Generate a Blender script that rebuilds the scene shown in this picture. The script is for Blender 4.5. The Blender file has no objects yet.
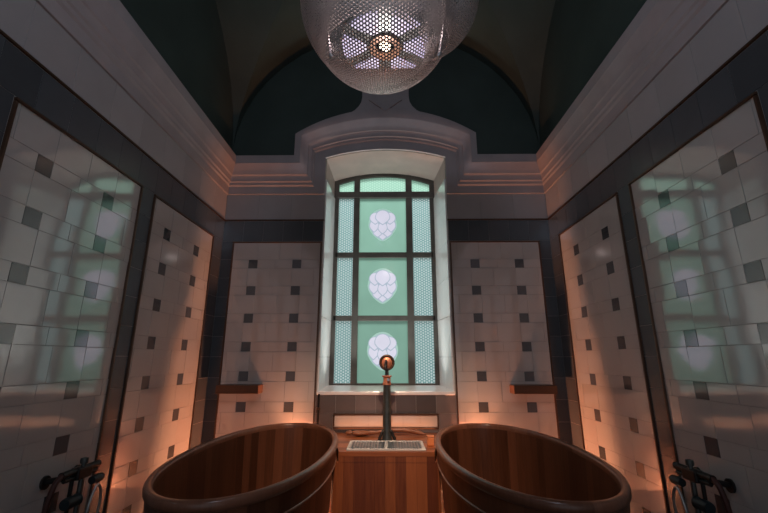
import bpy, bmesh, math, random
from mathutils import Vector, Matrix, Quaternion
random.seed(7)
PI = math.pi
C = bpy.context.scene.collection

# ------------------------------------------------------------------ materials
def new_mat(name):
    m = bpy.data.materials.new(name); m.use_nodes = True
    nt = m.node_tree
    return m, nt, nt.nodes['Principled BSDF']

def node(nt, kind, **kw):
    n = nt.nodes.new(kind)
    for k, v in kw.items():
        setattr(n, k, v)
    return n

def math_node(nt, op, a, b=None, c=None):
    n = node(nt, 'ShaderNodeMath', operation=op)
    for i, v in enumerate((a, b, c)):
        if v is None: continue
        if isinstance(v, (int, float)): n.inputs[i].default_value = v
        else: nt.links.new(v, n.inputs[i])
    return n.outputs[0]

def mottled(name, col, rough=0.5, var=0.12, scale=6.0, ior=1.45, metal=0.0, bump=0.0, bscale=60.0, coords='Object', rvar=0.0):
    """one colour with cloudy variation"""
    m, nt, p = new_mat(name)
    tc = node(nt, 'ShaderNodeTexCoord')
    no = node(nt, 'ShaderNodeTexNoise'); no.inputs['Scale'].default_value = scale; no.inputs['Detail'].default_value = 5
    nt.links.new(tc.outputs[coords], no.inputs['Vector'])
    ramp = node(nt, 'ShaderNodeValToRGB')
    ramp.color_ramp.elements[0].position = 0.3; ramp.color_ramp.elements[1].position = 0.7
    ramp.color_ramp.elements[0].color = [c*(1-var) for c in col] + [1]
    ramp.color_ramp.elements[1].color = [min(1, c*(1+var)) for c in col] + [1]
    nt.links.new(no.outputs['Fac'], ramp.inputs['Fac'])
    nt.links.new(ramp.outputs['Color'], p.inputs['Base Color'])
    p.inputs['Roughness'].default_value = rough
    if rvar:
        r = math_node(nt, 'MULTIPLY_ADD', no.outputs['Fac'], rvar, rough - rvar/2)
        nt.links.new(r, p.inputs['Roughness'])
    p.inputs['IOR'].default_value = ior
    p.inputs['Metallic'].default_value = metal
    if bump:
        n2 = node(nt, 'ShaderNodeTexNoise'); n2.inputs['Scale'].default_value = bscale
        nt.links.new(tc.outputs[coords], n2.inputs['Vector'])
        b = node(nt, 'ShaderNodeBump'); b.inputs['Strength'].default_value = bump; b.inputs['Distance'].default_value = 0.002
        nt.links.new(n2.outputs['Fac'], b.inputs['Height']); nt.links.new(b.outputs['Normal'], p.inputs['Normal'])
    return m

def tile_mat(name, col, rough, ior, var=0.06, tilevar=0.06):
    """glazed ceramic: slight colour change per tile (mesh island) and faint glaze waviness"""
    m, nt, p = new_mat(name)
    tc = node(nt, 'ShaderNodeTexCoord')
    geo = node(nt, 'ShaderNodeNewGeometry')
    no = node(nt, 'ShaderNodeTexNoise'); no.inputs['Scale'].default_value = 9; no.inputs['Detail'].default_value = 6
    nt.links.new(tc.outputs['Object'], no.inputs['Vector'])
    a = math_node(nt, 'MULTIPLY_ADD', no.outputs['Fac'], var*2, 1 - var)
    b = math_node(nt, 'MULTIPLY_ADD', geo.outputs['Random Per Island'], tilevar*2, 1 - tilevar)
    v = math_node(nt, 'MULTIPLY', a, b)
    mul = node(nt, 'ShaderNodeVectorMath', operation='SCALE')
    mul.inputs[0].default_value = col
    nt.links.new(v, mul.inputs['Scale'])
    nt.links.new(mul.outputs['Vector'], p.inputs['Base Color'])
    p.inputs['Roughness'].default_value = rough
    p.inputs['IOR'].default_value = ior
    n2 = node(nt, 'ShaderNodeTexNoise'); n2.inputs['Scale'].default_value = 7; n2.inputs['Detail'].default_value = 1
    nt.links.new(tc.outputs['Object'], n2.inputs['Vector'])
    bm_ = node(nt, 'ShaderNodeBump'); bm_.inputs['Strength'].default_value = 0.05; bm_.inputs['Distance'].default_value = 0.01
    nt.links.new(n2.outputs['Fac'], bm_.inputs['Height']); nt.links.new(bm_.outputs['Normal'], p.inputs['Normal'])
    return m

def wood_mat(name, dark, light, stave=0.09, rough=0.35, stave_dark=0.75, coat=0.3):
    """staves / planks run along V of the UV map, U (metres) crosses them"""
    m, nt, p = new_mat(name)
    uv = node(nt, 'ShaderNodeUVMap')
    sep = node(nt, 'ShaderNodeSeparateXYZ'); nt.links.new(uv.outputs['UV'], sep.inputs[0])
    u = math_node(nt, 'DIVIDE', sep.outputs['X'], stave)
    cell = math_node(nt, 'FLOOR', u)
    fr = math_node(nt, 'FRACT', u)
    wn = node(nt, 'ShaderNodeTexWhiteNoise', noise_dimensions='1D')
    nt.links.new(cell, wn.inputs['W'])
    # grain
    comb = node(nt, 'ShaderNodeCombineXYZ')
    nt.links.new(math_node(nt, 'MULTIPLY', sep.outputs['X'], 70.0), comb.inputs['X'])
    nt.links.new(math_node(nt, 'MULTIPLY', sep.outputs['Y'], 4.0), comb.inputs['Y'])
    nt.links.new(math_node(nt, 'MULTIPLY', wn.outputs['Value'], 40.0), comb.inputs['Z'])
    no = node(nt, 'ShaderNodeTexNoise'); no.inputs['Scale'].default_value = 1; no.inputs['Detail'].default_value = 6; no.inputs['Distortion'].default_value = 0.6
    nt.links.new(comb.outputs[0], no.inputs['Vector'])
    f = math_node(nt, 'MULTIPLY_ADD', no.outputs['Fac'], 0.7, math_node(nt, 'MULTIPLY_ADD', wn.outputs['Value'], 0.75, -0.25))
    ramp = node(nt, 'ShaderNodeValToRGB')
    ramp.color_ramp.elements[0].position = 0.1; ramp.color_ramp.elements[1].position = 0.85
    ramp.color_ramp.elements[0].color = list(dark) + [1]; ramp.color_ramp.elements[1].color = list(light) + [1]
    nt.links.new(f, ramp.inputs['Fac'])
    # joint between staves
    d = math_node(nt, 'MINIMUM', fr, math_node(nt, 'SUBTRACT', 1.0, fr))
    j = math_node(nt, 'GREATER_THAN', d, 0.02)
    jm = math_node(nt, 'MULTIPLY_ADD', j, 1 - stave_dark, stave_dark)
    mul = node(nt, 'ShaderNodeVectorMath', operation='SCALE')
    nt.links.new(ramp.outputs['Color'], mul.inputs[0]); nt.links.new(jm, mul.inputs['Scale'])
    nt.links.new(mul.outputs['Vector'], p.inputs['Base Color'])
    p.inputs['Roughness'].default_value = rough
    p.inputs['Coat Weight'].default_value = coat; p.inputs['Coat Roughness'].default_value = 0.25
    b = node(nt, 'ShaderNodeBump'); b.inputs['Strength'].default_value = 0.4; b.inputs['Distance'].default_value = 0.003
    h = math_node(nt, 'MULTIPLY_ADD', no.outputs['Fac'], 0.3, j)
    nt.links.new(h, b.inputs['Height']); nt.links.new(b.outputs['Normal'], p.inputs['Normal'])
    return m

def hex_value(nt, vec, k):
    """sum of three cosines at 60 degrees over the x, y of vec: peaks on a hexagonal lattice"""
    sep = node(nt, 'ShaderNodeSeparateXYZ'); nt.links.new(vec, sep.inputs[0])
    x, y = sep.outputs['X'], sep.outputs['Y']
    tot = None
    for a in (0, PI/3, 2*PI/3):
        s = math_node(nt, 'ADD', math_node(nt, 'MULTIPLY', x, k*math.cos(a)), math_node(nt, 'MULTIPLY', y, k*math.sin(a)))
        c = math_node(nt, 'COSINE', s)
        tot = c if tot is None else math_node(nt, 'ADD', tot, c)
    return tot       # -1.5 .. 3

def glass_mat(name, col, emit, trans, col2=None, pitch=0.035, clear=0.0):
    """frosted glass: emission stands in for daylight glow, scattering, glossy face; col2 = honeycomb lines between cells"""
    m, nt, p = new_mat(name)
    out = nt.nodes['Material Output']
    em = node(nt, 'ShaderNodeEmission'); em.inputs['Strength'].default_value = emit  # daylight glow of the panes put in as emission
    tr = node(nt, 'ShaderNodeBsdfTranslucent')
    gl = node(nt, 'ShaderNodeBsdfGlossy'); gl.inputs['Roughness'].default_value = 0.12
    tc = node(nt, 'ShaderNodeTexCoord')
    if col2:
        mp = node(nt, 'ShaderNodeMapping'); mp.inputs['Rotation'].default_value = (PI/2, 0, 0)
        nt.links.new(tc.outputs['Object'], mp.inputs['Vector'])
        h = hex_value(nt, mp.outputs['Vector'], 4*PI/(math.sqrt(3)*pitch))
        ramp = node(nt, 'ShaderNodeValToRGB')
        ramp.color_ramp.elements[0].position = 0.12; ramp.color_ramp.elements[1].position = 0.42
        ramp.color_ramp.elements[0].color = list(col2) + [1]; ramp.color_ramp.elements[1].color = list(col) + [1]
        nt.links.new(math_node(nt, 'MULTIPLY_ADD', h, 1/4.5, 1.5/4.5), ramp.inputs['Fac'])
        c = ramp.outputs['Color']
        cm = node(nt, 'ShaderNodeMapRange'); cm.inputs['From Min'].default_value = -0.9; cm.inputs['From Max'].default_value = 0.3
        nt.links.new(h, cm.inputs['Value']); cellmask = cm.outputs['Result']
    else:
        no = node(nt, 'ShaderNodeTexNoise'); no.inputs['Scale'].default_value = 3
        nt.links.new(tc.outputs['Object'], no.inputs['Vector'])
        ramp = node(nt, 'ShaderNodeValToRGB')
        ramp.color_ramp.elements[0].position = 0.3; ramp.color_ramp.elements[1].position = 0.7
        ramp.color_ramp.elements[0].color = [v*0.94 for v in col] + [1]; ramp.color_ramp.elements[1].color = [v*1.06 for v in col] + [1]
        nt.links.new(no.outputs['Fac'], ramp.inputs['Fac'])
        c = ramp.outputs['Color']
    nt.links.new(c, em.inputs['Color'])
    sc = node(nt, 'ShaderNodeVectorMath', operation='SCALE'); nt.links.new(c, sc.inputs[0]); sc.inputs['Scale'].default_value = 0.42
    nt.links.new(sc.outputs['Vector'], tr.inputs['Color'])
    mx = node(nt, 'ShaderNodeMixShader'); mx.inputs[0].default_value = 0.04
    if trans == 0: tr = node(nt, 'ShaderNodeBsdfDiffuse'); tr.inputs['Color'].default_value = (0.05, 0.05, 0.05, 1)  # no scattering here: emission alone stands in for the daylight
    nt.links.new(tr.outputs[0], mx.inputs[1]); nt.links.new(gl.outputs[0], mx.inputs[2])
    if clear:
        tp_ = node(nt, 'ShaderNodeBsdfTransparent'); m2 = node(nt, 'ShaderNodeMixShader'); nt.links.new(math_node(nt, 'MULTIPLY', cellmask, clear), m2.inputs[0])
        nt.links.new(mx.outputs[0], m2.inputs[1]); nt.links.new(tp_.outputs[0], m2.inputs[2]); mx = m2
    ad = node(nt, 'ShaderNodeAddShader')
    nt.links.new(mx.outputs[0], ad.inputs[0]); nt.links.new(em.outputs[0], ad.inputs[1])
    nt.links.new(ad.outputs[0], out.inputs['Surface'])
    return m

def perforated(name, col, pitch, open_level, rough=0.4):
    m, nt, p = new_mat(name)
    out = nt.nodes['Material Output']
    uv = node(nt, 'ShaderNodeUVMap')
    h = hex_value(nt, uv.outputs['UV'], 4*PI/(math.sqrt(3)*pitch))
    hole = math_node(nt, 'GREATER_THAN', h, open_level)
    p.inputs['Base Color'].default_value = list(col) + [1]
    p.inputs['Metallic'].default_value = 0.6; p.inputs['Roughness'].default_value = rough
    t = node(nt, 'ShaderNodeBsdfTransparent')
    mx = node(nt, 'ShaderNodeMixShader')
    nt.links.new(hole, mx.inputs[0]); nt.links.new(p.outputs[0], mx.inputs[1]); nt.links.new(t.outputs[0], mx.inputs[2])
    nt.links.new(mx.outputs[0], out.inputs['Surface'])
    return m

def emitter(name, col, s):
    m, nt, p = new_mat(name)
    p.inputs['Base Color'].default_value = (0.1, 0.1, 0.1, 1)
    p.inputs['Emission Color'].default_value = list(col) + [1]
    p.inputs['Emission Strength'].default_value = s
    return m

M = {}
M['tile'] = tile_mat('glazed_white_tile', (0.50, 0.47, 0.44), 0.07, 2.3, 0.05, 0.03)
M['slate'] = tile_mat('glazed_slate_square', (0.075, 0.072, 0.075), 0.10, 2.0, 0.12, 0.2)
M['border'] = tile_mat('glazed_border_tile', (0.076, 0.082, 0.090), 0.22, 1.65, 0.1, 0.15)
M['dado'] = tile_mat('glazed_brown_tile', (0.13, 0.105, 0.10), 0.25, 1.6, 0.15, 0.45)
M['frieze'] = tile_mat('satin_frieze_tile', (0.40, 0.375, 0.375), 0.32, 1.55)
M['grout'] = mottled('grey_grout', (0.36, 0.345, 0.32), 0.9)
M['reveal'] = tile_mat('window_reveal_tile', (0.86, 0.83, 0.82), 0.22, 2.0, 0.05, 0.04)
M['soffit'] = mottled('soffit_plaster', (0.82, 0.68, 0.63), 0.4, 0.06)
M['plaster'] = mottled('moulding_plaster', (0.40, 0.355, 0.36), 0.38, 0.08, 5, bump=0.05)
M['vault'] = mottled('dark_green_plaster', (0.046, 0.066, 0.058), 0.6, 0.15, 2.5)
M['bronze'] = mottled('dark_bronze_trim', (0.10, 0.055, 0.035), 0.35, 0.2, 8, metal=0.5)
M['floor'] = tile_mat('dark_floor_tile', (0.09, 0.085, 0.08), 0.3, 1.5)
M['tub'] = wood_mat('tub_larch_staves', (0.075, 0.026, 0.012), (0.19, 0.070, 0.034), 0.085, 0.33)
M['rim'] = wood_mat('tub_rim_wood', (0.13, 0.050, 0.026), (0.25, 0.105, 0.060), 0.6, 0.28, 0.9, 0.25)
M['counter'] = wood_mat('counter_planks', (0.15, 0.036, 0.011), (0.40, 0.118, 0.036), 0.075, 0.35, 0.7)
M['shelf'] = wood_mat('shelf_wood', (0.075, 0.028, 0.010), (0.15, 0.060, 0.022), 0.5, 0.5, 0.8, 0.1)
M['spoon'] = wood_mat('ladle_wood', (0.22, 0.075, 0.034), (0.40, 0.155, 0.075), 0.3, 0.45, 0.9, 0.1)
M['frame'] = mottled('dark_window_frame', (0.10, 0.088, 0.078), 0.4, 0.2)
M['black'] = mottled('blackened_metal', (0.016, 0.015, 0.015), 0.4, 0.2, 20, metal=0.3)
M['gun'] = mottled('dark_pewter', (0.11, 0.12, 0.115), 0.32, 0.2, 20, metal=0.7)
M['steel'] = mottled('brushed_steel', (0.55, 0.57, 0.57), 0.28, 0.1, 20, metal=0.9)
M['grate'] = perforated('steel_grating', (0.62, 0.66, 0.66), 0.016, 0.6, 0.35)
M['white'] = mottled('white_enamel', (0.62, 0.62, 0.58), 0.3, 0.05)
M['basin'] = mottled('grey_basin', (0.28, 0.33, 0.34), 0.3, 0.1, metal=0.3)
M['copper'] = mottled('polished_copper', (0.74, 0.29, 0.17), 0.4, 0.12, 12, metal=0.55)
M['red_hose'] = mottled('dark_red_hose', (0.055, 0.016, 0.012), 0.5)
M['teal'] = mottled('dark_teal_handle', (0.012, 0.022, 0.026), 0.4)
M['orange'] = mottled('orange_lacquer', (0.80, 0.27, 0.10), 0.4, 0.1)
M['green'] = glass_mat('green_glass', (0.33, 0.60, 0.46), 0.22, 1.0)
M['comb'] = glass_mat('honeycomb_glass', (0.66, 0.94, 0.86), 0.27, 1.0, (0.20, 0.42, 0.40), 0.030, 0.72)
M['topgl'] = glass_mat('top_green_glass', (0.46, 0.74, 0.58), 0.40, 1.0, (0.34, 0.62, 0.47), 0.032)
M['halo'] = glass_mat('hop_halo', (0.36, 0.58, 0.50), 0.95, 0.0)
M['hop'] = glass_mat('hop_white', (0.66, 0.65, 0.77), 1.0, 0.0)
M['hopline'] = glass_mat('hop_line', (0.38, 0.46, 0.56), 1.0, 0.0)
m, nt, p = new_mat('clear_outer_glass')
t_ = node(nt, 'ShaderNodeBsdfTransparent'); nt.links.new(t_.outputs[0], nt.nodes['Material Output'].inputs['Surface'])
M['clear'] = m
M['perf'] = perforated('perforated_shade', (0.72, 0.67, 0.66), 0.0178, 0.4, 0.5)
M['perf2'] = perforated('perforated_strap', (0.90, 0.86, 0.88), 0.0125, 1.6, 0.45)
M['lilac'] = emitter('lilac_reflection', (0.66, 0.57, 0.86), 0.95)  # emission imitates a bluish reflection on the wheel
M['bulb'] = emitter('warm_bulb', (1.0, 0.72, 0.48), 5.0)

# ------------------------------------------------------------------ mesh helpers
def link(name, me, mats, parent=None):
    o = bpy.data.objects.new(name, me)
    C.objects.link(o)
    for m in (mats if isinstance(mats, (list, tuple)) else [mats]):
        me.materials.append(M[m])
    if parent is not None: o.parent = parent
    return o

def obj(name, bm, mats, parent=None, smooth=None, bevel=None, loc=None):
    bmesh.ops.recalc_face_normals(bm, faces=bm.faces)
    me = bpy.data.meshes.new(name)
    if smooth is not None:
        for f in bm.faces: f.smooth = True
        for e in bm.edges:
            if len(e.link_faces) == 2 and e.calc_face_angle(0) > math.radians(smooth): e.smooth = False
    bm.to_mesh(me); bm.free()
    o = link(name, me, mats, parent)
    if bevel:
        md = o.modifiers.new('bevel', 'BEVEL'); md.width = bevel; md.segments = 2; md.limit_method = 'ANGLE'
    if loc: o.location = loc
    return o

def empty(name, loc=(0, 0, 0), rz=0):
    o = bpy.data.objects.new(name, None); C.objects.link(o)
    o.location = loc; o.rotation_euler.z = rz
    return o

def tag(o, label=None, cat=None, group=None, kind=None):
    if label: o['label'] = label
    if cat: o['category'] = cat
    if group: o['group'] = group
    if kind: o['kind'] = kind
    return o

def box(bm, x0, x1, y0, y1, z0, z1, mi=0):
    v = [bm.verts.new(p) for p in ((x0,y0,z0),(x1,y0,z0),(x1,y1,z0),(x0,y1,z0),(x0,y0,z1),(x1,y0,z1),(x1,y1,z1),(x0,y1,z1))]
    for q in ((0,3,2,1),(4,5,6,7),(0,1,5,4),(1,2,6,5),(2,3,7,6),(3,0,4,7)):
        f = bm.faces.new([v[i] for i in q]); f.material_index = mi

def tube(bm, pts, r, n=10, mi=0, caps=True):
    pts = [Vector(p) for p in pts]
    rs = r if isinstance(r, (list, tuple)) else [r]*len(pts)
    rings = []
    prev = None
    for i, p in enumerate(pts):
        t = (pts[min(i+1, len(pts)-1)] - pts[max(i-1, 0)]).normalized()
        if prev is None:
            a = Vector((0, 0, 1)) if abs(t.z) < 0.9 else Vector((1, 0, 0))
            nrm = t.cross(a).normalized()
        else:
            nrm = (prev - t*prev.dot(t)).normalized()
        prev = nrm
        b = t.cross(nrm)
        rings.append([bm.verts.new(p + (nrm*math.cos(2*PI*k/n) + b*math.sin(2*PI*k/n))*rs[i]) for k in range(n)])
    for a, b in zip(rings, rings[1:]):
        for k in range(n):
            f = bm.faces.new((a[k], a[(k+1) % n], b[(k+1) % n], b[k])); f.material_index = mi
    if caps:
        for rg in (rings[0], rings[-1]):
            f = bm.faces.new(rg); f.material_index = mi

def lathe(bm, prof, n=24, axis='z', at=(0, 0, 0), mi=0):
    at = Vector(at); rings = []
    def P(r, h, a):
        c, s = r*math.cos(a), r*math.sin(a)
        return at + (Vector((c, s, h)) if axis == 'z' else Vector((c, h, s)) if axis == 'y' else Vector((h, c, s)))
    for r, h in prof:
        if r < 1e-6: rings.append([bm.verts.new(P(0, h, 0))])
        else: rings.append([bm.verts.new(P(r, h, 2*PI*k/n)) for k in range(n)])
    for a, b in zip(rings, rings[1:]):
        for k in range(n):
            k2 = (k+1) % n
            if len(a) == 1 and len(b) == 1: continue
            if len(a) == 1: vs = (a[0], b[k2], b[k])
            elif len(b) == 1: vs = (a[k], a[k2], b[0])
            else: vs = (a[k], a[k2], b[k2], b[k])
            f = bm.faces.new(vs); f.material_index = mi
    for rg in (rings[0], rings[-1]):
        if len(rg) > 1:
            f = bm.faces.new(rg); f.material_index = mi

def prism(bm, pts2, plane, d0, d1, mi=0):
    """closed outline extruded; plane 'xz' -> along y, 'xy' -> along z"""
    def P(a, b, d): return (a, d, b) if plane == 'xz' else (a, b, d)
    lo = [bm.verts.new(P(a, b, d0)) for a, b in pts2]; hi = [bm.verts.new(P(a, b, d1)) for a, b in pts2]
    n = len(pts2)
    bm.faces.new(lo).material_index = mi; bm.faces.new(hi).material_index = mi
    for k in range(n):
        bm.faces.new((lo[k], lo[(k+1) % n], hi[(k+1) % n], hi[k])).material_index = mi

def uv_box(o, along='z', swap=False):
    """planar UV in metres per face; V runs along the given axis"""
    me = o.data; uvl = me.uv_layers.new(name='UVMap')
    ax = 'xyz'.index(along)
    for poly in me.polygons:
        n = poly.normal
        k = max(range(3), key=lambda i: abs(n[i]))
        rest = [i for i in range(3) if i != k]
        if ax in rest: vi = ax; ui = [i for i in rest if i != ax][0]
        else: ui, vi = rest
        for li in poly.loop_indices:
            c = me.vertices[me.loops[li].vertex_index].co
            uvl.data[li].uv = (c[ui], c[vi])

# ------------------------------------------------------------------ room
W = 1.688      # half width
D = 3.86       # back wall face
NEAR = -2.0    # the room goes on behind the camera
ZT = 3.43      # cornice top

def lay(bm, rects, frame, tilt=0.22, gap=0.0007, th=0.002):
    """each rect (u0,u1,v0,v1,material) becomes one bevelled tile; frame maps (u, v, out) to the room"""
    for u0, u1, v0, v1, mi in rects:
        w, h = u1-u0, v1-v0
        if w < 0.012 or h < 0.012: continue
        a = math.radians(random.gauss(0, tilt)); b = math.radians(random.gauss(0, tilt))
        a = max(-0.012, min(0.012, a)); b = max(-0.012, min(0.012, b))
        g = min(gap, w*0.1, h*0.1); s = 0.0010
        lo, hi = [], []
        for (su, sv) in ((0,0),(1,0),(1,1),(0,1)):
            u = u0+g if su == 0 else u1-g; v = v0+g if sv == 0 else v1-g
            lo.append(bm.verts.new(frame(u, v, -0.004)))
            uu = u + (s if su == 0 else -s); vv = v + (s if sv == 0 else -s)
            hi.append(bm.verts.new(frame(uu, vv, th + math.tan(a)*(uu-(u0+u1)/2) + math.tan(b)*(vv-(v0+v1)/2))))
        bm.faces.new(hi).material_index = mi
        for k in range(4):
            bm.faces.new((lo[k], lo[(k+1)%4], hi[(k+1)%4], hi[k])).material_index = mi

def hop_scotch(u0, u1, z0, z1, cols, pitch):
    """white tiles with small dark squares: low rows holding the squares between tall rows"""
    S = 0.0455; rects = []
    def add(a, b, c, d, mi):
        a, b, c, d = max(a, u0), min(b, u1), max(c, z0), min(d, z1)
        if b-a > 0.012 and d-c > 0.012: rects.append((a, b, c, d, mi))
    ref = cols[0]
    for k in range(-1, 12):
        zc = 2.226 - 0.2735*k
        for j in range(-4, 5):
            c = ref + j*pitch
            isq = any(abs(c-q) < 0.02 for q in cols)
            if isq: add(c-S, c+S, zc-S, zc+S, 1)
            else: add(c-S, c+S, zc-S, zc+S, 0)
            m = c + pitch/2
            add(c+S, m, zc-S, zc+S, 0); add(m, c+pitch-S, zc-S, zc+S, 0)
            off = -S if k % 2 == 0 else S
            add(c+off, c+off+pitch/2, zc-0.2735+S, zc-S, 0); add(c+off+pitch/2, c+off+pitch, zc-0.2735+S, zc-S, 0)
    return rects

def strip(u0, u1, v0, v1, du=None, dv=None, mi=0):
    rects = []
    nu = max(1, round((u1-u0)/du)) if du else 1
    nv = max(1, round((v1-v0)/dv)) if dv else 1
    for i in range(nu):
        for j in range(nv):
            rects.append((u0+(u1-u0)*i/nu, u0+(u1-u0)*(i+1)/nu, v0+(v1-v0)*j/nv, v0+(v1-v0)*(j+1)/nv, mi))
    return rects

def bars(bm, frame, segs, w=0.017, th=0.013):
    """flat bars u0,v0 -> u1,v1 (axis aligned) standing proud of the tiles"""
    for u0, v0, u1, v1 in segs:
        a, b = min(u0, u1)-w/2, max(u0, u1)+w/2; c, d = min(v0, v1)-w/2, max(v0, v1)+w/2
        lo = [bm.verts.new(frame(u, v, -0.004)) for u, v in ((a,c),(b,c),(b,d),(a,d))]
        hi = [bm.verts.new(frame(u, v, th)) for u, v in ((a+.003,c+.003),(b-.003,c+.003),(b-.003,d-.003),(a+.003,d-.003))]
        bm.faces.new(hi)
        for k in range(4): bm.faces.new((lo[k], lo[(k+1)%4], hi[(k+1)%4], hi[k]))

def rect_frame(bm, frame, u0, u1, v0, v1):
    bars(bm, frame, [(u0, v0, u1, v0), (u0, v1, u1, v1), (u0, v0+0.018, u0, v1-0.018), (u1, v0+0.018, u1, v1-0.018)])

# --- side walls
def side_wall(name, s):
    bm = bmesh.new()
    xa, xb = s*(W+0.002), s*(W+0.3)
    box(bm, min(xa, xb), max(xa, xb), NEAR, 4.5, 0, ZT+0.02)
    w = tag(obj(name, bm, 'grout'), kind='structure')
    fr = lambda u, v, o: (s*(W+0.002-o), u, v)
    panels = [(2.655, 3.632, (2.875, 3.348)), (1.548, 2.490, (1.757, 2.212)), (0.440, 1.383, (0.65, 1.105)), (-0.668, 0.275, (-0.46, -0.005))]
    for a, b, cols in panels:
        bm = bmesh.new()
        lay(bm, hop_scotch(a, b, 0.17, 2.452, cols, cols[1]-cols[0]), fr)
        obj('tile_panel', bm, ['tile', 'slate'], w)
        bm = bmesh.new(); rect_frame(bm, fr, a-0.004, b+0.004, 0.165, 2.456)
        obj('panel_trim', bm, 'bronze', w)
    bm = bmesh.new()
    r = strip(NEAR, D, 2.468, 2.688, du=0.2) + strip(NEAR, D, 0.0, 0.155, du=0.2)
    edges = [D] + [e for a, b, c in panels for e in (b+0.014, a-0.014)] + [NEAR]
    for hi, lo in zip(edges[0::2], edges[1::2]): r += strip(lo, hi, 0.155, 2.468, dv=0.2)
    lay(bm, r, fr, tilt=0.1, gap=0.0003)
    obj('dark_tile_border', bm, 'border', w)
    bm = bmesh.new(); bars(bm, fr, [(NEAR, 2.698, D-0.01, 2.698)], w=0.018, th=0.010)
    obj('top_trim', bm, 'bronze', w)
    bm = bmesh.new(); lay(bm, strip(NEAR, D, 2.707, 2.985, du=0.3), fr, tilt=0.12, gap=0.001)
    obj('frieze', bm, 'frieze', w)
    return w
side_wall('wall_left', -1); side_wall('wall_right', 1)

# --- back wall with the arched window opening
def arc(x, zc, za, n=16, x1=None):
    """circular arc from (-x, zc) over (0, za) to (x, zc)"""
    h = za - zc; R = (x*x + h*h)/(2*h); c = za - R; t = math.asin(x/R)
    return [(R*math.sin(-t + 2*t*i/n), c + R*math.cos(-t + 2*t*i/n)) for i in range(n+1)]
OX, SILL, SPR, APX = 0.647, 0.985, 3.41, 3.51
WY = 4.45
a_pts = arc(OX, SPR, APX, 16)
bm = bmesh.new()
for s in (-1, 1):
    half = [p for p in a_pts if p[0]*s >= -1e-6]
    half.sort(key=lambda p: abs(p[0]))
    out = [(0, 0), (s*(W+0.3), 0), (s*(W+0.3), ZT+0.01), (s*0.9, ZT+0.01), (s*0.9, 3.6), (0, 3.6)] + half + [(s*OX, SILL), (0, SILL)]
    prism(bm, out, 'xz', D+0.002, 4.50)
wb = tag(obj('wall_back', bm, 'grout'), kind='structure')
frb = lambda u, v, o: (u, D+0.002-o, v)
for s in (-1, 1):
    a, b = sorted((s*0.668, s*1.566))
    cols = sorted((s*0.905, s*1.352))
    bm = bmesh.new(); lay(bm, hop_scotch(a, b, 0.17, 2.452, cols, 0.447), frb, tilt=0.15)
    obj('tile_panel', bm, ['tile', 'slate'], wb)
    bm = bmesh.new(); rect_frame(bm, frb, a-0.004, b+0.004, 0.165, 2.456); obj('panel_trim', bm, 'bronze', wb)
    a2, b2 = sorted((s*0.652, s*W))
    bm = bmesh.new()
    c, d = sorted((s*1.580, s*W))
    lay(bm, strip(a2, b2, 2.468, 2.688, du=0.2) + strip(a2, b2, 0, 0.155, du=0.2) + strip(c, d, 0.155, 2.468, dv=0.2), frb, tilt=0.1, gap=0.0003)
    obj('dark_tile_border', bm, 'border', wb)
    bm = bmesh.new(); bars(bm, frb, [(a2, 2.698, b2, 2.698)], w=0.018, th=0.010); obj('top_trim', bm, 'bronze', wb)
    bm = bmesh.new(); lay(bm, strip(a2, b2, 2.707, 2.985, du=0.3), frb, tilt=0.12, gap=0.001); obj('frieze', bm, 'frieze', wb)
bm = bmesh.new()
lay(bm, strip(-0.655, 0.655, 0.806, 0.975, du=0.19) + strip(-0.655, -0.49, 0, 0.806, dv=0.2) + strip(0.49, 0.655, 0, 0.806, dv=0.2) + strip(-0.49, 0.49, 0, 0.665, du=0.2, dv=0.2), frb, tilt=0.1, gap=0.0003)
obj('dado_tiles', bm, 'dado', wb)
bm = bmesh.new(); lay(bm, strip(-0.472, 0.472, 0.69, 0.788, du=0.158), frb, tilt=0.1); obj('dado_panel', bm, 'tile', wb)
bm = bmesh.new(); rect_frame(bm, frb, -0.481, 0.481, 0.679, 0.797); obj('dado_trim', bm, 'bronze', wb)

# reveal lining (tiled jambs up to the springing of the transom, plaster above)
def back_x(s): return -0.628 if s < 0 else 0.588
for s in (-1, 1):
    bx = back_x(s)
    def fr(u, v, o, s=s, bx=bx):     # u from front (0) to window (1)
        x = s*(OX-0.002)*(1-u) + bx*u
        return (x - s*o, D+0.012+(WY-0.03-D-0.012)*u, v)
    bm = bmesh.new()
    rects = []
    zs = [SILL+0.01, 1.31, 1.70, 2.09, 2.48, 2.87, 3.17]
    for z0, z1 in zip(zs, zs[1:]):
        rects += [(0.0, 0.5, z0, z1, 0), (0.5, 1.0, z0, z1, 0)]
    for u0, u1, v0, v1, mi in rects:
        g = 0.002
        q = [bm.verts.new(fr(u, v, 0.012)) for u, v in ((u0+g, v0+g), (u1-g, v0+g), (u1-g, v1-g), (u0+g, v1-g))]
        q2 = [bm.verts.new(fr(u, v, -0.004)) for u, v in ((u0+g, v0+g), (u1-g, v0+g), (u1-g, v1-g), (u0+g, v1-g))]
        bm.faces.new(q)
        for k in range(4): bm.faces.new((q2[k], q2[(k+1)%4], q[(k+1)%4], q[k]))
    obj('tiled_jamb', bm, 'reveal', wb)
# plaster soffit and the upper jambs
bm = bmesh.new()
path = [(-OX+0.004, 3.172)] + [(x*0.994, z-0.004) for x, z in a_pts] + [(OX-0.004, 3.172)]
rows = []
for j, u in enumerate((0, 0.33, 0.66, 1)):
    y = D+0.010+(WY-0.03-D-0.010)*u
    rows.append([bm.verts.new((x*(1-u)+u*(x*(0.608/0.643)-0.020), y, z)) for x, z in path])
for a, b in zip(rows, rows[1:]):
    for k in range(len(path)-1): bm.faces.new((a[k], a[k+1], b[k+1], b[k]))
bmesh.ops.solidify(bm, geom=bm.faces[:], thickness=0.003)
obj('plaster_soffit', bm, 'soffit', wb, smooth=40)

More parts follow.
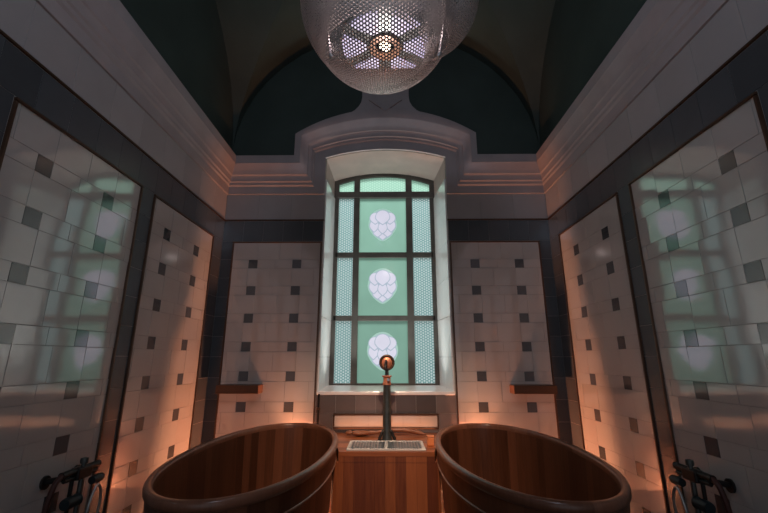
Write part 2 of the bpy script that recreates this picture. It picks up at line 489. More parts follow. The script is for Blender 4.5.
# --- window
XL, XR = -0.628, 0.588
XC = (XL+XR)/2
win = tag(empty('window_1', (0, WY, 1.0)), kind='structure')
def wobj(name, bm, mats, parent=win, **kw):
    o = obj(name, bm, mats, parent, **kw)
    return o
def wbox(bm, x0, x1, z0, z1, y0, y1): box(bm, x0, x1, y0, y1, z0-1.0, z1-1.0)
arcw = [(x*(XR-XL)/2/OX + XC, z) for x, z in arc(OX, 3.40, 3.50, 16)]
bm = bmesh.new()
outer = [(XL-0.02, 0.99)] + [(x + (-0.02 if x < XC else 0.02)*0.3, z+0.03) for x, z in arcw] + [(XR+0.02, 0.99)]
inner = [(XL+0.058, 1.035)] + [(XC+(x-XC)*0.905, z-0.035) for x, z in arcw] + [(XR-0.058, 1.035)]
n = len(outer)
rings = [[bm.verts.new((x, y, z-1.0)) for x, z in ol] for ol in (outer, inner) for y in (-0.03, 0.03)]
for k in range(n):
    k2 = (k+1) % n
    bm.faces.new((rings[0][k], rings[0][k2], rings[2][k2], rings[2][k])); bm.faces.new((rings[1][k], rings[3][k], rings[3][k2], rings[1][k2]))
    bm.faces.new((rings[2][k], rings[2][k2], rings[3][k2], rings[3][k])); bm.faces.new((rings[0][k], rings[1][k], rings[1][k2], rings[0][k2]))
wobj('window_frame', bm, 'frame')
MUL = ((-0.388, -0.318), (0.241, 0.316)); TRANS = (3.185, 3.262); BARS = ((2.437, 2.50), (1.703, 1.762))
for a, b in MUL:
    bm = bmesh.new(); wbox(bm, a, b, 1.03, 3.485, -0.034, 0.026); wobj('mullion', bm, 'frame', bevel=0.006)
bm = bmesh.new(); wbox(bm, XL+0.03, XR-0.03, TRANS[0], TRANS[1], -0.042, 0.030); wobj('transom', bm, 'frame', bevel=0.006)
for a, b in BARS:
    bm = bmesh.new(); wbox(bm, XL+0.03, XR-0.03, a, b, -0.030, 0.022); wobj('glazing_bar', bm, 'frame', bevel=0.005)
# panes
zrow = ((1.02, 1.715), (1.75, 2.45), (2.48, 3.20))
xcol = ((XL+0.04, -0.38, 'comb'), (-0.33, 0.25, 'green'), (0.31, XR-0.04, 'comb'))

def outer_clear(o):
    for f in o.data.polygons:
        if f.normal.y > -0.5: f.material_index = 1

def egg(t):   # hop silhouette, unit half width, z from -1 (tip) to 0.95
    a = 2*PI*t
    x, z = math.sin(a), math.cos(a)
    if z < 0: x *= (1 - 0.42*z*z)
    return x, z
def scale_shape(cx, cz, w, h, n=18):
    pts = []
    for i in range(n):
        a = 2*PI*i/n
        x, z = math.sin(a), math.cos(a)
        if z < 0: x *= max(0.0, 1 - 0.75*abs(z)**2.2)
        pts.append((cx + x*w/2, cz + z*h/2))
    return pts
SCALES = [(0, -0.162, 0.105, 0.105), (-0.066, -0.108, 0.125, 0.135), (0.066, -0.108, 0.125, 0.135), (-0.112, -0.020, 0.125, 0.175), (0.112, -0.020, 0.125, 0.175),
          (0, -0.050, 0.125, 0.165), (-0.098, 0.085, 0.150, 0.165), (0.098, 0.085, 0.150, 0.165), (0, 0.100, 0.195, 0.205)]
for (z0, z1) in zrow:
    for (x0, x1, kind) in xcol:
        bm = bmesh.new(); wbox(bm, x0, x1, z0, z1, 0.000, 0.008)
        pane = wobj('pane', bm, [kind, 'clear']); outer_clear(pane)
        if kind == 'green':
            hz = {1.02: 1.375, 1.75: 2.105, 2.48: 2.848}[z0] - 1.0
            bm = bmesh.new()
            prism(bm, [(XC-0.02+x*0.172, hz+z*0.208) for x, z in (egg(i/28) for i in range(28))], 'xz', -0.0015, -0.0005, 0)
            prism(bm, [(XC-0.02+x*0.152, hz+z*0.188) for x, z in (egg(i/28) for i in range(28))], 'xz', -0.0025, -0.0017, 1)
            for q, (cx, cz, w, h) in enumerate([[0.9*t for t in sc_] for sc_ in SCALES]):
                y = -0.0030 - 0.0006*q
                prism(bm, scale_shape(XC-0.02+cx, hz+cz, w+0.008, h+0.008), 'xz', y, y+0.0002, 1)
                prism(bm, scale_shape(XC-0.02+cx, hz+cz+0.004, w-0.010, h-0.010), 'xz', y-0.0003, y-0.0001, 2)
            e = obj('hop_emblem', bm, ['halo', 'hopline', 'hop'], pane); e['label'] = 'white frosted hop cone on green glass'
for (x0, x1) in ((XL+0.04, -0.38), (-0.33, 0.25), (0.31, XR-0.04)):
    top = [(x0, 3.25), (x1, 3.25)] + [(x1 + (x0-x1)*i/8, None) for i in range(9)]
    h = 0.10; R = ((XR-XL)**2/4 + h*h)/(2*h); cz = 3.49 - R
    top = [(x, z if z is not None else cz + math.sqrt(R*R-(x-XC)**2)) for x, z in top]
    bm = bmesh.new(); prism(bm, [(x, z-1.0) for x, z in top], 'xz', 0.0, 0.008)
    outer_clear(wobj('pane', bm, ['topgl', 'clear']))
bm = bmesh.new()
prism(bm, [(-OX-0.0, D-0.012), (OX+0.0, D-0.012), (0.605, WY-0.03), (-0.645, WY-0.03)], 'xy', SILL-0.02, SILL+0.012)
for v in bm.verts:
    if v.co.y > 4.2: v.co.z += 0.02
sl = obj('window_sill', bm, 'reveal', win, bevel=0.006); sl.location = (0, -WY, -1.0)

# --- cornice / architrave: stations (projection, height on the wall, x beside the window, corner height, apex)
ST = [(0.000, 2.985, 0.649, 3.412, 3.512), (0.020, 2.985, 0.649, 3.412, 3.512), (0.020, 3.070, 0.765, 3.468, 3.612),
      (0.040, 3.082, 0.772, 3.478, 3.622), (0.040, 3.108, 0.784, 3.490, 3.640), (0.058, 3.118, 0.790, 3.496, 3.648),
      (0.058, 3.160, 0.818, 3.524, 3.690), (0.066, 3.176, 0.826, 3.530, 3.700), (0.082, 3.182, 0.832, 3.536, 3.706),
      (0.090, 3.205, 0.848, 3.551, 3.730), (0.104, 3.235, 0.868, 3.572, 3.763), (0.132, 3.262, 0.888, 3.592, 3.796), (0.138, 3.276, 0.896, 3.600, 3.812), (0.145, 3.280, 0.900, 3.604, 3.820), (0.145, 3.372, 0.965, 3.628, 3.930), (0.0, 3.376, 0.966, 3.629, 3.931)]
def flatter(p, z, x, zc, za):
    q = p*0.58; k = (D-q)/(D-p)
    return (q, 1.3+(z-1.3)*k, x*k, 1.3+(zc-1.3)*k, 1.3+(za-1.3)*k)
ST = [flatter(*t) for t in ST]
def cornice(name, curves):
    bm = bmesh.new(); rows = [[bm.verts.new(p) for p in c] for c in curves]
    for a, b in zip(rows, rows[1:]):
        for k in range(len(a)-1): bm.faces.new((a[k], a[k+1], b[k+1], b[k]))
    o = obj(name, bm, 'plaster', smooth=28); tag(o, kind='structure'); return o
cornice('trim_1', [[(-W+p, NEAR, z), (-W+p, 1.0, z), (-W+p, 2.5, z), (-W+p, D-p, z)] for p, z, x, zc, za in ST])
cornice('trim_2', [[(W-p, NEAR, z), (W-p, 1.0, z), (W-p, 2.5, z), (W-p, D-p, z)] for p, z, x, zc, za in ST])
curves = []
for p, z, x, zc, za in ST:
    y = D - p
    L = [(-W+p, y, z), (-x, y, z), (-x, y, (z+zc)/2)] + [(a, y, b) for a, b in arc(x, zc, za, 24)]
    curves.append(L + [(x, y, (z+zc)/2), (x, y, z), (W-p, y, z)])
tb = cornice('trim_3', curves)
# pediment neck above the arch
bm = bmesh.new()
hn = [(0.01, 3.88), (0.20, 3.868), (0.40, 3.832), (0.60, 3.772), (0.63, 3.80), (0.64, 3.815), (0.58, 3.858), (0.49, 3.893), (0.41, 3.925), (0.345, 3.965), (0.30, 4.015), (0.272, 4.07), (0.262, 4.13), (0.262, 4.30), (0.285, 4.31), (0.285, 4.36)]
prism(bm, [(x, z) for x, z in hn] + [(-x, z) for x, z in reversed(hn)], 'xz', D-0.070, D+0.002)
obj('pediment_neck', bm, 'plaster', tb, bevel=0.008)
bm = bmesh.new()
for s in (-1, 1):
    prism(bm, [(s*0.0, 3.965), (s*0.155, 4.085), (s*0.185, 4.085), (s*0.0, 3.940)], 'xz', D-0.090, D-0.068)
obj('chevron', bm, 'plaster', tb)

# --- floor and vaulted ceiling
bm = bmesh.new(); box(bm, -W-0.3, W+0.3, NEAR, 4.5, -0.1, -0.006, 1)
lay(bm, strip(-W, W, NEAR, D, du=0.3, dv=0.3), lambda u, v, o: (u, v, o-0.006), tilt=0.05)
tag(obj('floor', bm, ['floor', 'grout']), kind='structure')
bm = bmesh.new()
B, LB = 1.62, 3.7
def vault(yc):
    h = LB/2; n = 20
    for axis in (0, 1):
        for s in (-1, 1):
            grid = []
            for i in range(n+1):
                v = s*i/n; row = []
                for j in range(n+1):
                    u = abs(v)*(-1 + 2*j/n)
                    z = ZT + 0.015 + B*math.cos(u*PI/2)
                    if axis == 0: x, y = W*math.sin(u*PI/2), yc + h*math.sin(v*PI/2)
                    else: x, y = W*math.sin(v*PI/2), yc + h*math.sin(u*PI/2)
                    row.append(bm.verts.new((x, y, z)))
                grid.append(row)
            for a, b in zip(grid, grid[1:]):
                for k in range(n):
                    if (a[k].co-a[k+1].co).length < 1e-6: bm.faces.new((a[k], b[k+1], b[k]))
                    else: bm.faces.new((a[k], a[k+1], b[k+1], b[k]))
            # lunette wall closing this web (side walls, and the back wall)
            if axis == 1 or (axis == 0 and s == 1 and yc > 0):
                last = [bm.verts.new(v.co) for v in grid[-1]]
                base = []
                for v in last:
                    z = 3.365
                    if axis == 0 and abs(v.co.x) < 0.93: z = 3.60
                    base.append(bm.verts.new((v.co.x, v.co.y, min(z, v.co.z))))
                for k in range(n):
                    try: bm.faces.new((base[k], base[k+1], last[k+1], last[k]))
                    except ValueError: pass
vault(D-LB/2); vault(D-LB*1.5)
for f in bm.faces: f.smooth = True
me = bpy.data.meshes.new('ceiling')
bmesh.ops.remove_doubles(bm, verts=bm.verts, dist=1e-6) if False else None
bm.to_mesh(me); bm.free()
ceil = tag(link('ceiling', me, 'vault'), kind='structure')

# ------------------------------------------------------------------ bath tubs
def ell(a, b, n=72, e=2.15):
    pts = []
    for i in range(n):
        t = 2*PI*i/n
        c, s = math.cos(t), math.sin(t)
        pts.append((a*math.copysign(abs(c)**(2/e), c), b*math.copysign(abs(s)**(2/e), s)))
    return pts
def loft(prof, cap0=False, cap1=False):
    bm = bmesh.new(); uvl = bm.loops.layers.uv.new('UVMap')
    n = 72; rings = []; us = []
    for a, b, z in prof:
        pts = ell(a+0.01, b, n); rings.append([bm.verts.new((x, y, z)) for x, y in pts])
    ref = ell(0.44, 0.98, n); acc = [0]
    for k in range(n): acc.append(acc[-1] + math.dist(ref[k], ref[(k+1) % n]))
    vv = 0
    for i in range(len(rings)-1):
        dv = math.dist(prof[i], prof[i+1]) if abs(prof[i][2]-prof[i+1][2]) > 0.01 else 0.02
        for k in range(n):
            f = bm.faces.new((rings[i][k], rings[i][(k+1) % n], rings[i+1][(k+1) % n], rings[i+1][k]))
            for l, (uu, v_) in zip(f.loops, ((acc[k], vv), (acc[k+1], vv), (acc[k+1], vv+dv), (acc[k], vv+dv))): l[uvl].uv = (uu, v_)
        vv += dv
    for flag, rg in ((cap0, rings[0]), (cap1, rings[-1])):
        if flag:
            f = bm.faces.new(rg)
            for l in f.loops: l[uvl].uv = (l.vert.co.x, l.vert.co.y)
    return bm
def make_tub():
    t = empty('bathtub', (-0.783, 2.745, 0))
    obj('lower_body', loft([(0.385, 0.915, 0.0), (0.398, 0.93, 0.2), (0.412, 0.948, 0.42), (0.418, 0.955, 0.60)], cap0=True), 'tub', t, smooth=40)
    obj('upper_band', loft([(0.416, 0.950, 0.585), (0.434, 0.974, 0.587), (0.437, 0.978, 0.597), (0.442, 0.986, 0.70)]), 'tub', t, smooth=40)
    obj('band_lip', loft([(0.430, 0.972, 0.598), (0.4425, 0.984, 0.600), (0.4435, 0.985, 0.607), (0.438, 0.979, 0.611)]), 'rim', t, smooth=50)
    obj('rim', loft([(0.440, 0.984, 0.696), (0.448, 0.994, 0.700), (0.4525, 0.999, 0.712), (0.4525, 0.999, 0.728), (0.449, 0.995, 0.738), (0.442, 0.987, 0.743),
                     (0.424, 0.966, 0.743), (0.416, 0.958, 0.738), (0.412, 0.954, 0.728), (0.411, 0.953, 0.700)]), 'rim', t, smooth=60)
    obj('inner_lining', loft([(0.411, 0.953, 0.705), (0.402, 0.94, 0.5), (0.388, 0.92, 0.25), (0.37, 0.895, 0.10)], cap1=True), 'tub', t, smooth=40)
    return t
tub = make_tub()
tag(tub, 'oval dark wooden bathtub on the left of the tap', 'bathtub', 'wooden bathtubs')
t2 = tub.copy(); C.objects.link(t2); t2.location.x = 0.803; t2.rotation_euler.z = PI
for ch in list(tub.children):
    c = ch.copy(); C.objects.link(c); c.parent = t2
t2['label'] = 'oval dark wooden bathtub on the right of the tap'

# ------------------------------------------------------------------ counter between the tubs
CZ = 0.64
ct = empty('counter', (0, 3.1, 0))
tag(ct, 'reddish wooden counter block between the two tubs under the window', 'counter')
def flank(y, c, a, b):                      # plan distance of the tub's inner flank from the room's middle line
    return c - a*(1 - (abs(y-2.745)/b)**2.15)**(1/2.15) - 0.005
ys = (0.004, 0.09, 0.16, 0.24, 0.31, 0.38, 0.44, 0.49, 0.53)
def plan(a, b, y0=None):
    yy = [y0 if (y0 is not None and i == 0) else y for i, y in enumerate(ys)]
    return [(flank(3.1+y, 0.803, a, b), y) for y in yy] + [(0.625, 0.754), (-0.605, 0.754)] + [(-flank(3.1+y, 0.783, a, b), y) for y in reversed(yy)]
body = plan(0.429, 0.956); foot = plan(0.464, 1.0, 0.0)
bm = bmesh.new(); prism(bm, body, 'xy', 0.0, 0.570); o = obj('front_planks', bm, 'counter', ct); uv_box(o, 'z')
bm = bmesh.new(); prism(bm, plan(0.464, 1.0, 0.002), 'xy', 0.570, CZ-0.03); o = obj('upper_planks', bm, 'counter', ct); uv_box(o, 'z')
bm = bmesh.new(); prism(bm, foot, 'xy', CZ-0.03, CZ); o = obj('worktop', bm, 'counter', ct); uv_box(o, 'x')
o['label'] = 'wooden worktop'

# drain tray
dt = empty('drain_tray', (0.006, 3.285, CZ))
tag(dt, 'white-edged steel drain tray set on the counter before the tap', 'drain tray')
tx, ty = 0.292, 0.155
bm = bmesh.new(); ow, oh = tx, ty
for (x0, x1, y0, y1) in ((-ow, ow, -oh, -oh+0.022), (-ow, ow, oh-0.022, oh), (-ow, -ow+0.022, -oh+0.022, oh-0.022), (ow-0.022, ow, -oh+0.022, oh-0.022)):
    box(bm, x0, x1, y0, y1, 0.0005, 0.014)
obj('tray_edge', bm, 'white', dt, bevel=0.003)
bm = bmesh.new(); box(bm, -ow+0.02, ow-0.02, -oh+0.02, oh-0.02, 0.0005, 0.004); obj('tray_base', bm, 'basin', dt)
bm = bmesh.new()
for k in range(25):
    x = -ow+0.026 + k*(2*ow-0.052)/24
    box(bm, x-0.004, x+0.004, -oh+0.022, oh-0.022, 0.006, 0.011)
for k in range(8):
    y = -oh+0.04 + k*(2*oh-0.08)/7
    box(bm, -ow+0.022, ow-0.022, y-0.003, y+0.003, 0.006, 0.0105)
obj('grating', bm, 'steel', dt)
bm = bmesh.new(); box(bm, -0.012, 0.012, -oh+0.01, oh-0.01, 0.004, 0.017); obj('centre_bar', bm, 'white', dt, bevel=0.002)

# tap
tp = empty('beer_tap', (0.012, 3.50, CZ))
tag(tp, 'tall dark metal tap column with copper ring spout on the counter', 'tap')
bm = bmesh.new(); lathe(bm, [(0.045, 0.0), (0.045, 0.012), (0.040, 0.02), (0.039, 0.06), (0.036, 0.075), (0.034, 0.30), (0.031, 0.42), (0.032, 0.428), (0.032, 0.438)], 24)
obj('column', bm, 'gun', tp, smooth=35)
for k in range(4):
    a = PI/4 + k*PI/2
    d = Vector((math.cos(a), math.sin(a)*0.5, 0))
    bm = bmesh.new(); tube(bm, [d*0.030 + Vector((0,0,0.085)), d*0.055 + Vector((0,0,0.070)), d*0.078 + Vector((0,0,0.030)), d*0.095 + Vector((0,0,0.008))], [0.008, 0.009, 0.010, 0.012], 10)
    obj('foot', bm, 'black', tp, smooth=50)
bm = bmesh.new(); lathe(bm, [(0.032, 0.438), (0.036, 0.440), (0.036, 0.460), (0.031, 0.465), (0.031, 0.500), (0.042, 0.505), (0.042, 0.514), (0.018, 0.518)], 24)
obj('collar', bm, 'copper', tp, smooth=35)
bm = bmesh.new(); tube(bm, [(0.012, -0.028, 0.483), (0.012, -0.055, 0.483)], 0.012, 12); obj('tap_lever', bm, 'steel', tp, smooth=50)
bm = bmesh.new(); lathe(bm, [(0.016, 0.514), (0.016, 0.555), (0.020, 0.560), (0.020, 0.575)], 20); obj('neck', bm, 'gun', tp, smooth=35)
RZ = 0.622
bm = bmesh.new()
for i in range(32):
    pass
seg = [(0.056*math.cos(2*PI*i/32), 0, RZ+0.056*math.sin(2*PI*i/32)) for i in range(33)]
tube(bm, seg, 0.012, 10, caps=False); obj('ring', bm, 'bronze', tp, smooth=60)
bm = bmesh.new(); lathe(bm, [(0.0, -0.012), (0.030, -0.010), (0.046, -0.002), (0.048, 0.012), (0.0, 0.012)], 32, 'y', (0, 0, RZ)); obj('disc', bm, 'copper', tp, smooth=40)
bm = bmesh.new(); tube(bm, [(-0.004, -0.006, RZ+0.012), (-0.006, -0.05, RZ+0.008), (-0.010, -0.08, RZ-0.012), (-0.012, -0.088, RZ-0.052)], [0.011, 0.012, 0.012, 0.010], 12); obj('spout', bm, 'black', tp, smooth=50)

# ladle
ld = empty('ladle', (0, 3.70, CZ))
tag(ld, 'carved wooden ladle lying on the counter behind the tap', 'ladle')
bm = bmesh.new()
bmesh.ops.create_uvsphere(bm, u_segments=28, v_segments=16, radius=1)
for v in bm.verts:
    x, y, z = v.co
    zz = z*0.026 if z < 0 else z*0.022 - 0.030*max(0, 1-(x*x+y*y)*1.25)
    taper = 1 - 0.22*x
    v.co = (-0.215 + x*0.085, y*0.060*taper, 0.0275 + zz)
o = obj('bowl', bm, 'spoon', ld, smooth=50); uv_box(o, 'x')
bm = bmesh.new(); tube(bm, [(-0.29, 0.0, 0.027), (-0.315, 0.0, 0.027), (-0.34, 0.003, 0.024), (-0.352, 0.004, 0.022)], [0.012, 0.019, 0.017, 0.007], 12); o = obj('hook_tip', bm, 'spoon', ld, smooth=50); uv_box(o, 'x')
bm = bmesh.new()
hp = [(-0.14, 0.0, 0.026), (-0.09, 0.0, 0.030), (-0.02, 0.002, 0.040), (0.06, 0.004, 0.048), (0.15, 0.008, 0.048), (0.23, 0.010, 0.040), (0.30, 0.0, 0.026), (0.345, -0.012, 0.016)]
tube(bm, hp, [0.022, 0.013, 0.012, 0.015, 0.018, 0.020, 0.017, 0.007], 14); o = obj('handle', bm, 'spoon', ld, smooth=50); uv_box(o, 'x')

# little orange box
sb = empty('small_box', (0.352, 3.33, CZ))
tag(sb, 'small orange box at the right end of the drain tray', 'box')
bm = bmesh.new(); box(bm, -0.026, 0.026, -0.03, 0.03, 0.0005, 0.060); obj('box_body', bm, 'orange', sb, bevel=0.006)
bm = bmesh.new(); box(bm, -0.028, 0.028, -0.032, 0.032, 0.0605, 0.072); obj('lid', bm, 'orange', sb, bevel=0.004)

# pipe under the left end of the sill
pp = empty('wall_pipe', (-0.622, 3.83, 0.40))
tag(pp, 'thin dark vertical pipe below the left end of the window sill', 'pipe')
bm = bmesh.new(); tube(bm, [(0, 0, 0.0), (0, 0, 0.575)], 0.010, 12); obj('pipe', bm, 'black', pp, smooth=50)
for z in (0.44, 0.10):
    bm = bmesh.new(); lathe(bm, [(0.018, z), (0.018, z+0.02)], 16); box(bm, -0.006, 0.006, 0.0, 0.030, z+0.004, z+0.016); obj('pipe_clip', bm, 'bronze', pp, smooth=35)

# wall shelves
def shelf_mesh(p):
    bm = bmesh.new(); box(bm, -0.195, 0.195, -0.135, 0.0, 0, 0.075); o = obj('shelf_board', bm, 'shelf', p, bevel=0.004); uv_box(o, 'x')
    bm = bmesh.new(); box(bm, -0.17, 0.17, -0.008, 0.001, 0.012, 0.062); obj('wall_cleat', bm, 'bronze', p)
    return o
for s, side in ((-1, 'left'), (1, 'right')):
    sh = empty('wall_shelf', (s*1.352, D-0.0005, 0.985))
    sh.rotation_euler.z = 0
    tag(sh, 'short thick wooden shelf on the back wall, %s of the window' % side, 'shelf', 'wall shelves')
    shelf_mesh(sh)

# wall mounted bath mixers
def bez(p, n=16):
    p = [Vector(q) for q in p]; out = []
    P = [p[0]] + p + [p[-1]]
    for i in range(1, len(P)-2):
        for k in range(n//2):
            t = k/(n//2)
            a, b, c, d = P[i-1], P[i], P[i+1], P[i+2]
            out.append(0.5*((2*b) + (c-a)*t + (2*a-5*b+4*c-d)*t*t + (-a+3*b-3*c+d)*t**3))
    return out + [p[-1]]
def mixer(s, y, label):
    r = empty('bath_mixer', (s*W, y, 0.0))
    tag(r, label, 'mixer', 'bath mixers')
    X = lambda d: -s*d
    r.scale = (1, 0.86, 1)
    bm = bmesh.new(); tube(bm, [(X(0.10), -0.17, 0.735), (X(0.10), 0.13, 0.735)], 0.017, 14)
    tube(bm, [(X(0.10), -0.145, 0.705), (X(0.10), 0.12, 0.705)], 0.011, 12); obj('mixer_bar', bm, 'black', r, smooth=50)
    for dy in (-0.14, 0.10):
        bm = bmesh.new(); tube(bm, [(X(-0.002), dy, 0.70), (X(0.10), dy, 0.72)], 0.014, 12); lathe(bm, [(0.032, X(0.0)), (0.032, X(0.012))], 20, 'x', (0, dy, 0.70)); obj('wall_inlet', bm, 'black', r, smooth=40)
    bm = bmesh.new(); tube(bm, [(X(0.11), -0.02, 0.30), (X(0.11), -0.02, 0.775)], 0.012, 12); lathe(bm, [(0.019, 0.765), (0.021, 0.775), (0.019, 0.79), (0.0, 0.795)], 16, 'z', (X(0.11), -0.02, 0)); o = obj('riser', bm, 'gun', r, smooth=40)
    o['label'] = 'grey metal riser pipe'
    bm = bmesh.new(); tube(bm, [(X(0.085), -0.055, 0.30), (X(0.085), -0.055, 0.72)], 0.010, 12); obj('pipe', bm, 'black', r, smooth=50)
    bm = bmesh.new(); tube(bm, [(X(0.085), 0.03, 0.30), (X(0.085), 0.03, 0.72)], 0.010, 12); obj('pipe', bm, 'black', r, smooth=50)
    bm = bmesh.new(); tube(bm, bez([(X(0.10), -0.165, 0.735), (X(0.10), -0.21, 0.70), (X(0.09), -0.225, 0.60), (X(0.08), -0.215, 0.48), (X(0.08), -0.16, 0.38), (X(0.09), -0.06, 0.34)]), 0.013, 10); o = obj('hose', bm, 'red_hose', r, smooth=60)
    o['label'] = 'dark red shower hose'
    bm = bmesh.new(); tube(bm, bez([(X(0.12), 0.05, 0.46), (X(0.13), 0.055, 0.56), (X(0.13), 0.09, 0.63), (X(0.13), 0.125, 0.62), (X(0.13), 0.15, 0.56), (X(0.12), 0.155, 0.44)]), 0.008, 10); obj('handle_loop', bm, 'steel', r, smooth=60)
    bm = bmesh.new(); lathe(bm, [(0.0, -0.05), (0.026, -0.048), (0.030, -0.03), (0.026, 0.03), (0.030, 0.048), (0.0, 0.05)], 14, 'y', (X(0.12), -0.09, 0.60)); obj('valve_handle', bm, 'teal', r, smooth=40)
    bm = bmesh.new(); lathe(bm, [(0.0, -0.045), (0.020, -0.043), (0.024, 0.0), (0.020, 0.043), (0.0, 0.045)], 14, 'y', (X(0.12), 0.10, 0.665)); obj('valve_handle', bm, 'teal', r, smooth=40)
    # outlet joining the bar to the pipes
    bm = bmesh.new(); box(bm, min(X(0.075), X(0.125)), max(X(0.075), X(0.125)), -0.07, 0.045, 0.69, 0.75); obj('mixer_body', bm, 'black', r, bevel=0.008)
mixer(-1, 2.265, 'dark bath mixer with red hose on the left wall, lower left corner')
mixer(1, 2.255, 'dark bath mixer with hose on the right wall, lower right corner')

# ------------------------------------------------------------------ chandelier
LX, LY, LZ = 0.012, 1.80, 3.13
ch = empty('chandelier', (LX, LY, LZ))
tag(ch, 'round chandelier of perforated metal shells hanging from the vault', 'chandelier')
AX = Vector((0, -0.70, -0.71)).normalized()
E1 = Vector((1, 0, 0)); E2 = AX.cross(E1)
def shell(name, R, cx, cy, cz, th0, th1, n=64, m=28, mat='perf'):
    """dished shell of a sphere between polar angles th0..th1 measured from straight down"""
    bm = bmesh.new(); uvl = bm.loops.layers.uv.new('UVMap')
    rows = []; O = Vector((cx, cy, cz))
    for i in range(m+1):
        t = th0 + (th1-th0)*i/m
        if t < 1e-4: rows.append([bm.verts.new((cx, cy, cz-R))]*n)
        else: rows.append([bm.verts.new((cx+R*math.sin(t)*math.cos(2*PI*k/n), cy+R*math.sin(t)*math.sin(2*PI*k/n), cz-R*math.cos(t))) for k in range(n)])
    for a, b in zip(rows, rows[1:]):
        for k in range(n):
            vs = []
            for v in (a[k], a[(k+1) % n], b[(k+1) % n], b[k]):
                if v not in vs: vs.append(v)
            f = bm.faces.new(vs); f.smooth = True
            for l in f.loops:
                d = (l.vert.co - O).normalized()
                ang = math.acos(max(-1, min(1, d.dot(AX))))
                pr = Vector((d.dot(E1), d.dot(E2)))
                l[uvl].uv = pr.normalized()*ang*R if pr.length > 1e-6 else Vector((0, 0))
    me = bpy.data.meshes.new(name); bm.to_mesh(me); bm.free()
    return link(name, me, mat, ch)
shell('shade_shell', 0.412, -0.022, 0.0, 0.045, 0.0, math.radians(95))
shell('shade_shell', 0.425, -0.055, 0.02, 0.125, math.radians(40), math.radians(118))
shell('shade_shell', 0.325, 0.215, 0.03, 0.185, math.radians(25), math.radians(118))
# straps
for s in (-1, 1):
    bm = bmesh.new(); uvl = bm.loops.layers.uv.new('UVMap')
    pts = [(0.285, -0.305), (0.300, -0.20), (0.318, -0.08), (0.335, 0.06), (0.345, 0.20), (0.33, 0.34), (0.26, 0.46), (0.10, 0.53)]
    L = [(bm.verts.new((s*x, -0.022-0.10, z)), bm.verts.new((s*x*0.97, 0.022-0.10, z)), z) for x, z in pts]
    for (a, b, z), (c, d, z2) in zip(L, L[1:]):
        f = bm.faces.new((a, b, d, c))
        for l, q in zip(f.loops, ((0, z), (0.044, z), (0.044, z2), (0, z2))): l[uvl].uv = q
    bmesh.ops.solidify(bm, geom=bm.faces[:], thickness=0.004)
    o = obj('strap', bm, 'perf2', ch, smooth=60)
    bm = bmesh.new(); tube(bm, [(s*0.285, -0.10, -0.305), (s*0.272, -0.10, -0.325)], 0.010, 10); obj('strap_pin', bm, 'steel', ch, smooth=50)
# wheel; its panels glow in place of a lilac reflection
WZ = -0.165
bm = bmesh.new()
ro = [(0.25*math.cos(2*PI*i/48), min(0.25*math.sin(2*PI*i/48), 0.165)) for i in range(48)]
ri = [(0.085*math.cos(2*PI*i/48), 0.085*math.sin(2*PI*i/48)) for i in range(48)]
q = [[bm.verts.new((x, y, z)) for x, y in ol] for ol in (ro, ri) for z in (WZ+0.004, WZ+0.020)]
for k in range(48):
    k2 = (k+1) % 48
    for a, b in ((0, 2), (1, 3), (0, 1), (2, 3)): bm.faces.new((q[a][k], q[a][k2], q[b][k2], q[b][k]))
obj('wheel_plate', bm, 'gun', ch)
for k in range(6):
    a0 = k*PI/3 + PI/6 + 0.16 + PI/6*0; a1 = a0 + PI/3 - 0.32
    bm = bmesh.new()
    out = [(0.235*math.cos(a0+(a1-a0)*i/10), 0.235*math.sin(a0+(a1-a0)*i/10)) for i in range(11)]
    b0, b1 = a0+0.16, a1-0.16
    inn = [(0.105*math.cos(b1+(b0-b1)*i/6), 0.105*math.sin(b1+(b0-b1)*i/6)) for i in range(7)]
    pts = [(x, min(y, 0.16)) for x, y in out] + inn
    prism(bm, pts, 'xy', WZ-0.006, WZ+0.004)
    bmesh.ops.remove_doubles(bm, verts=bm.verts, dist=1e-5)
    o = obj('reflection_panel', bm, 'lilac', ch); o['label'] = 'lilac wheel panel, glow standing in for a reflection'
bm = bmesh.new(); lathe(bm, [(0.09, WZ+0.004), (0.09, WZ-0.012), (0.055, WZ-0.012), (0.05, WZ+0.004)], 32); obj('hub', bm, 'bronze', ch, smooth=35)
for k in range(6):
    a = k*PI/3 + PI/6 + PI/6*0
    bm = bmesh.new(); x, y = math.cos(a), math.sin(a)
    tube(bm, [(0.13*x, 0.13*y, WZ-0.006), (0.13*x, 0.13*y, WZ-0.03)], 0.006, 8); obj('screw', bm, 'black', ch, smooth=40)
bm = bmesh.new(); lathe(bm, [(0.034, WZ+0.17), (0.036, WZ+0.12), (0.028, WZ+0.075), (0.020, WZ+0.072)], 20); obj('socket', bm, 'gun', ch, smooth=35)
bm = bmesh.new(); lathe(bm, [(0.016, WZ+0.072), (0.024, WZ+0.055), (0.036, WZ+0.028), (0.037, WZ+0.012), (0.028, WZ-0.008), (0.0, WZ-0.016)], 20); o = obj('bulb', bm, 'bulb', ch, smooth=60)
o['label'] = 'glowing warm bulb'
bm = bmesh.new(); tube(bm, [(0, 0, WZ+0.17), (0, 0, 1.90)], 0.010, 10); lathe(bm, [(0.0, 1.86), (0.06, 1.865), (0.07, 1.90), (0.07, 1.915)], 24); obj('hanging_rod', bm, 'black', ch, smooth=40)
bm = bmesh.new()
for a in (0, PI/2, PI/4, -PI/4):
    d = Vector((math.cos(a), math.sin(a), 0))
    tube(bm, [d*-0.43 + Vector((0, 0, 0.33)), d*0.43 + Vector((0, 0, 0.33))], 0.007, 8)
obj('support_cross', bm, 'gun', ch, smooth=40)

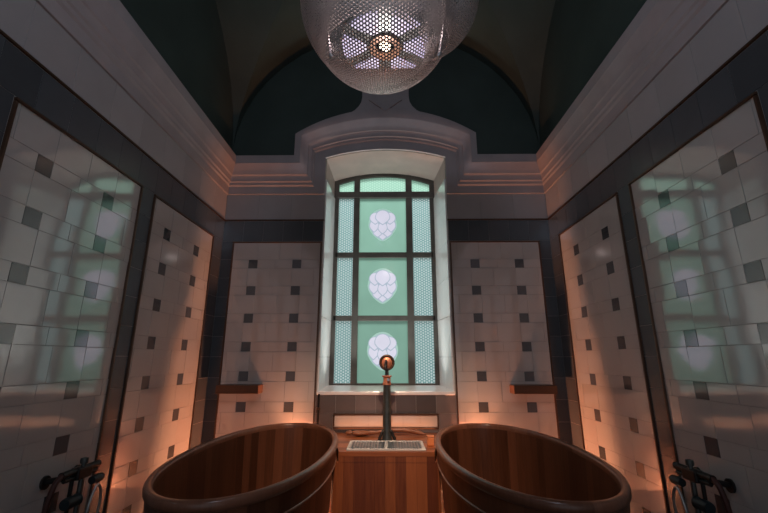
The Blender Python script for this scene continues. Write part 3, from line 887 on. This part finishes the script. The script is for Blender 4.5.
# ------------------------------------------------------------------ light
def lamp(name, kind, loc, col, power, size=0.1, rot=None, size_y=None):
    l = bpy.data.lights.new(name, kind); l.color = col; l.energy = power
    if kind == 'AREA':
        l.size = size
        if size_y: l.shape = 'RECTANGLE'; l.size_y = size_y
    else: l.shadow_soft_size = size
    o = bpy.data.objects.new(name, l); C.objects.link(o); o.location = loc
    if rot: o.rotation_euler = rot
    return o
WARM = (1.0, 0.38, 0.185)
for s in (-1, 1):
    lamp('tub_uplight', 'POINT', (-0.68 if s < 0 else 0.70, 3.80, 0.14), WARM, 76, 0.03)
for s in (-1, 1):
    src = Vector((s*0.72, 3.805, 0.30)); up = lamp('tub_upbeam', 'SPOT', src, WARM, 95, 0.04, (src - Vector((s*1.62, 3.60, 3.15))).to_track_quat('Z', 'Y').to_euler())
    up.data.spot_size = math.radians(46); up.data.spot_blend = 1.0
ss = lamp('jamb_fill', 'AREA', (-0.02, 4.14, 1.03), (0.94, 1.0, 0.95), 7, 1.0, (PI, 0, 0), 0.10)  # added unseen fill light for the window jambs and soffit
ss.data.spread = math.radians(105)
lamp('chandelier_bulb', 'POINT', (LX, LY, LZ+WZ-0.12), (1.0, 0.85, 0.82), 6.0, 0.05)
sp = lamp('counter_fill', 'SPOT', (LX, LY, LZ-0.405), (1.0, 0.66, 0.45), 190, 0.03, (Vector((LX, LY, LZ-0.40)) - Vector((0, 3.35, 0.65))).to_track_quat('Z', 'Y').to_euler())  # added unseen spot that brightens the counter top and front
sp.data.spot_size = math.radians(58); sp.data.spot_blend = 1.0
lamp('upper_wall_fill', 'POINT', (0, 0.25, 3.8), (0.72, 0.80, 1.0), 30, 0.15)  # added unseen lamp lifting the upper side walls and cornice
lamp('dado_fill', 'AREA', (0, 3.80, 0.664), (1.0, 0.33, 0.14), 1.0, 0.9, (PI, 0, 0), 0.02)  # added unseen light under the low tile panel to brighten it
lamp('daylight', 'AREA', (0, 7.0, 6.6), (0.96, 0.97, 1.0), 600, 6.0, (Vector((0, 7.0, 6.6)) - Vector((0, WY, 2.3))).to_track_quat('Z', 'Y').to_euler(), 1.6)

w = bpy.data.worlds.new('world'); bpy.context.scene.world = w; w.use_nodes = True
bg = w.node_tree.nodes['Background']; bg.inputs['Color'].default_value = (0.88, 0.88, 0.96, 1); bg.inputs['Strength'].default_value = 0.33

# ------------------------------------------------------------------ camera and view
cam = bpy.data.cameras.new('camera'); co = bpy.data.objects.new('camera', cam); C.objects.link(co)
cam.sensor_width = 36; cam.lens = 391/768*36; cam.clip_start = 0.05
co.location = (0.026, 0, 1.3)
co.rotation_euler = (math.radians(90+14.55), 0, math.atan(4.5/391*0.968))
sc = bpy.context.scene
sc.camera = co
sc.view_settings.view_transform = 'Standard'; sc.view_settings.look = 'None'
sc.view_settings.gamma = 1; sc.view_settings.use_curve_mapping = False
sc.view_settings.exposure = 0.0
sc.cycles.use_denoising = True
sc.cycles.transparent_max_bounces = 24
sc.cycles.max_bounces = 10
sc.cycles.sample_clamp_indirect = 6
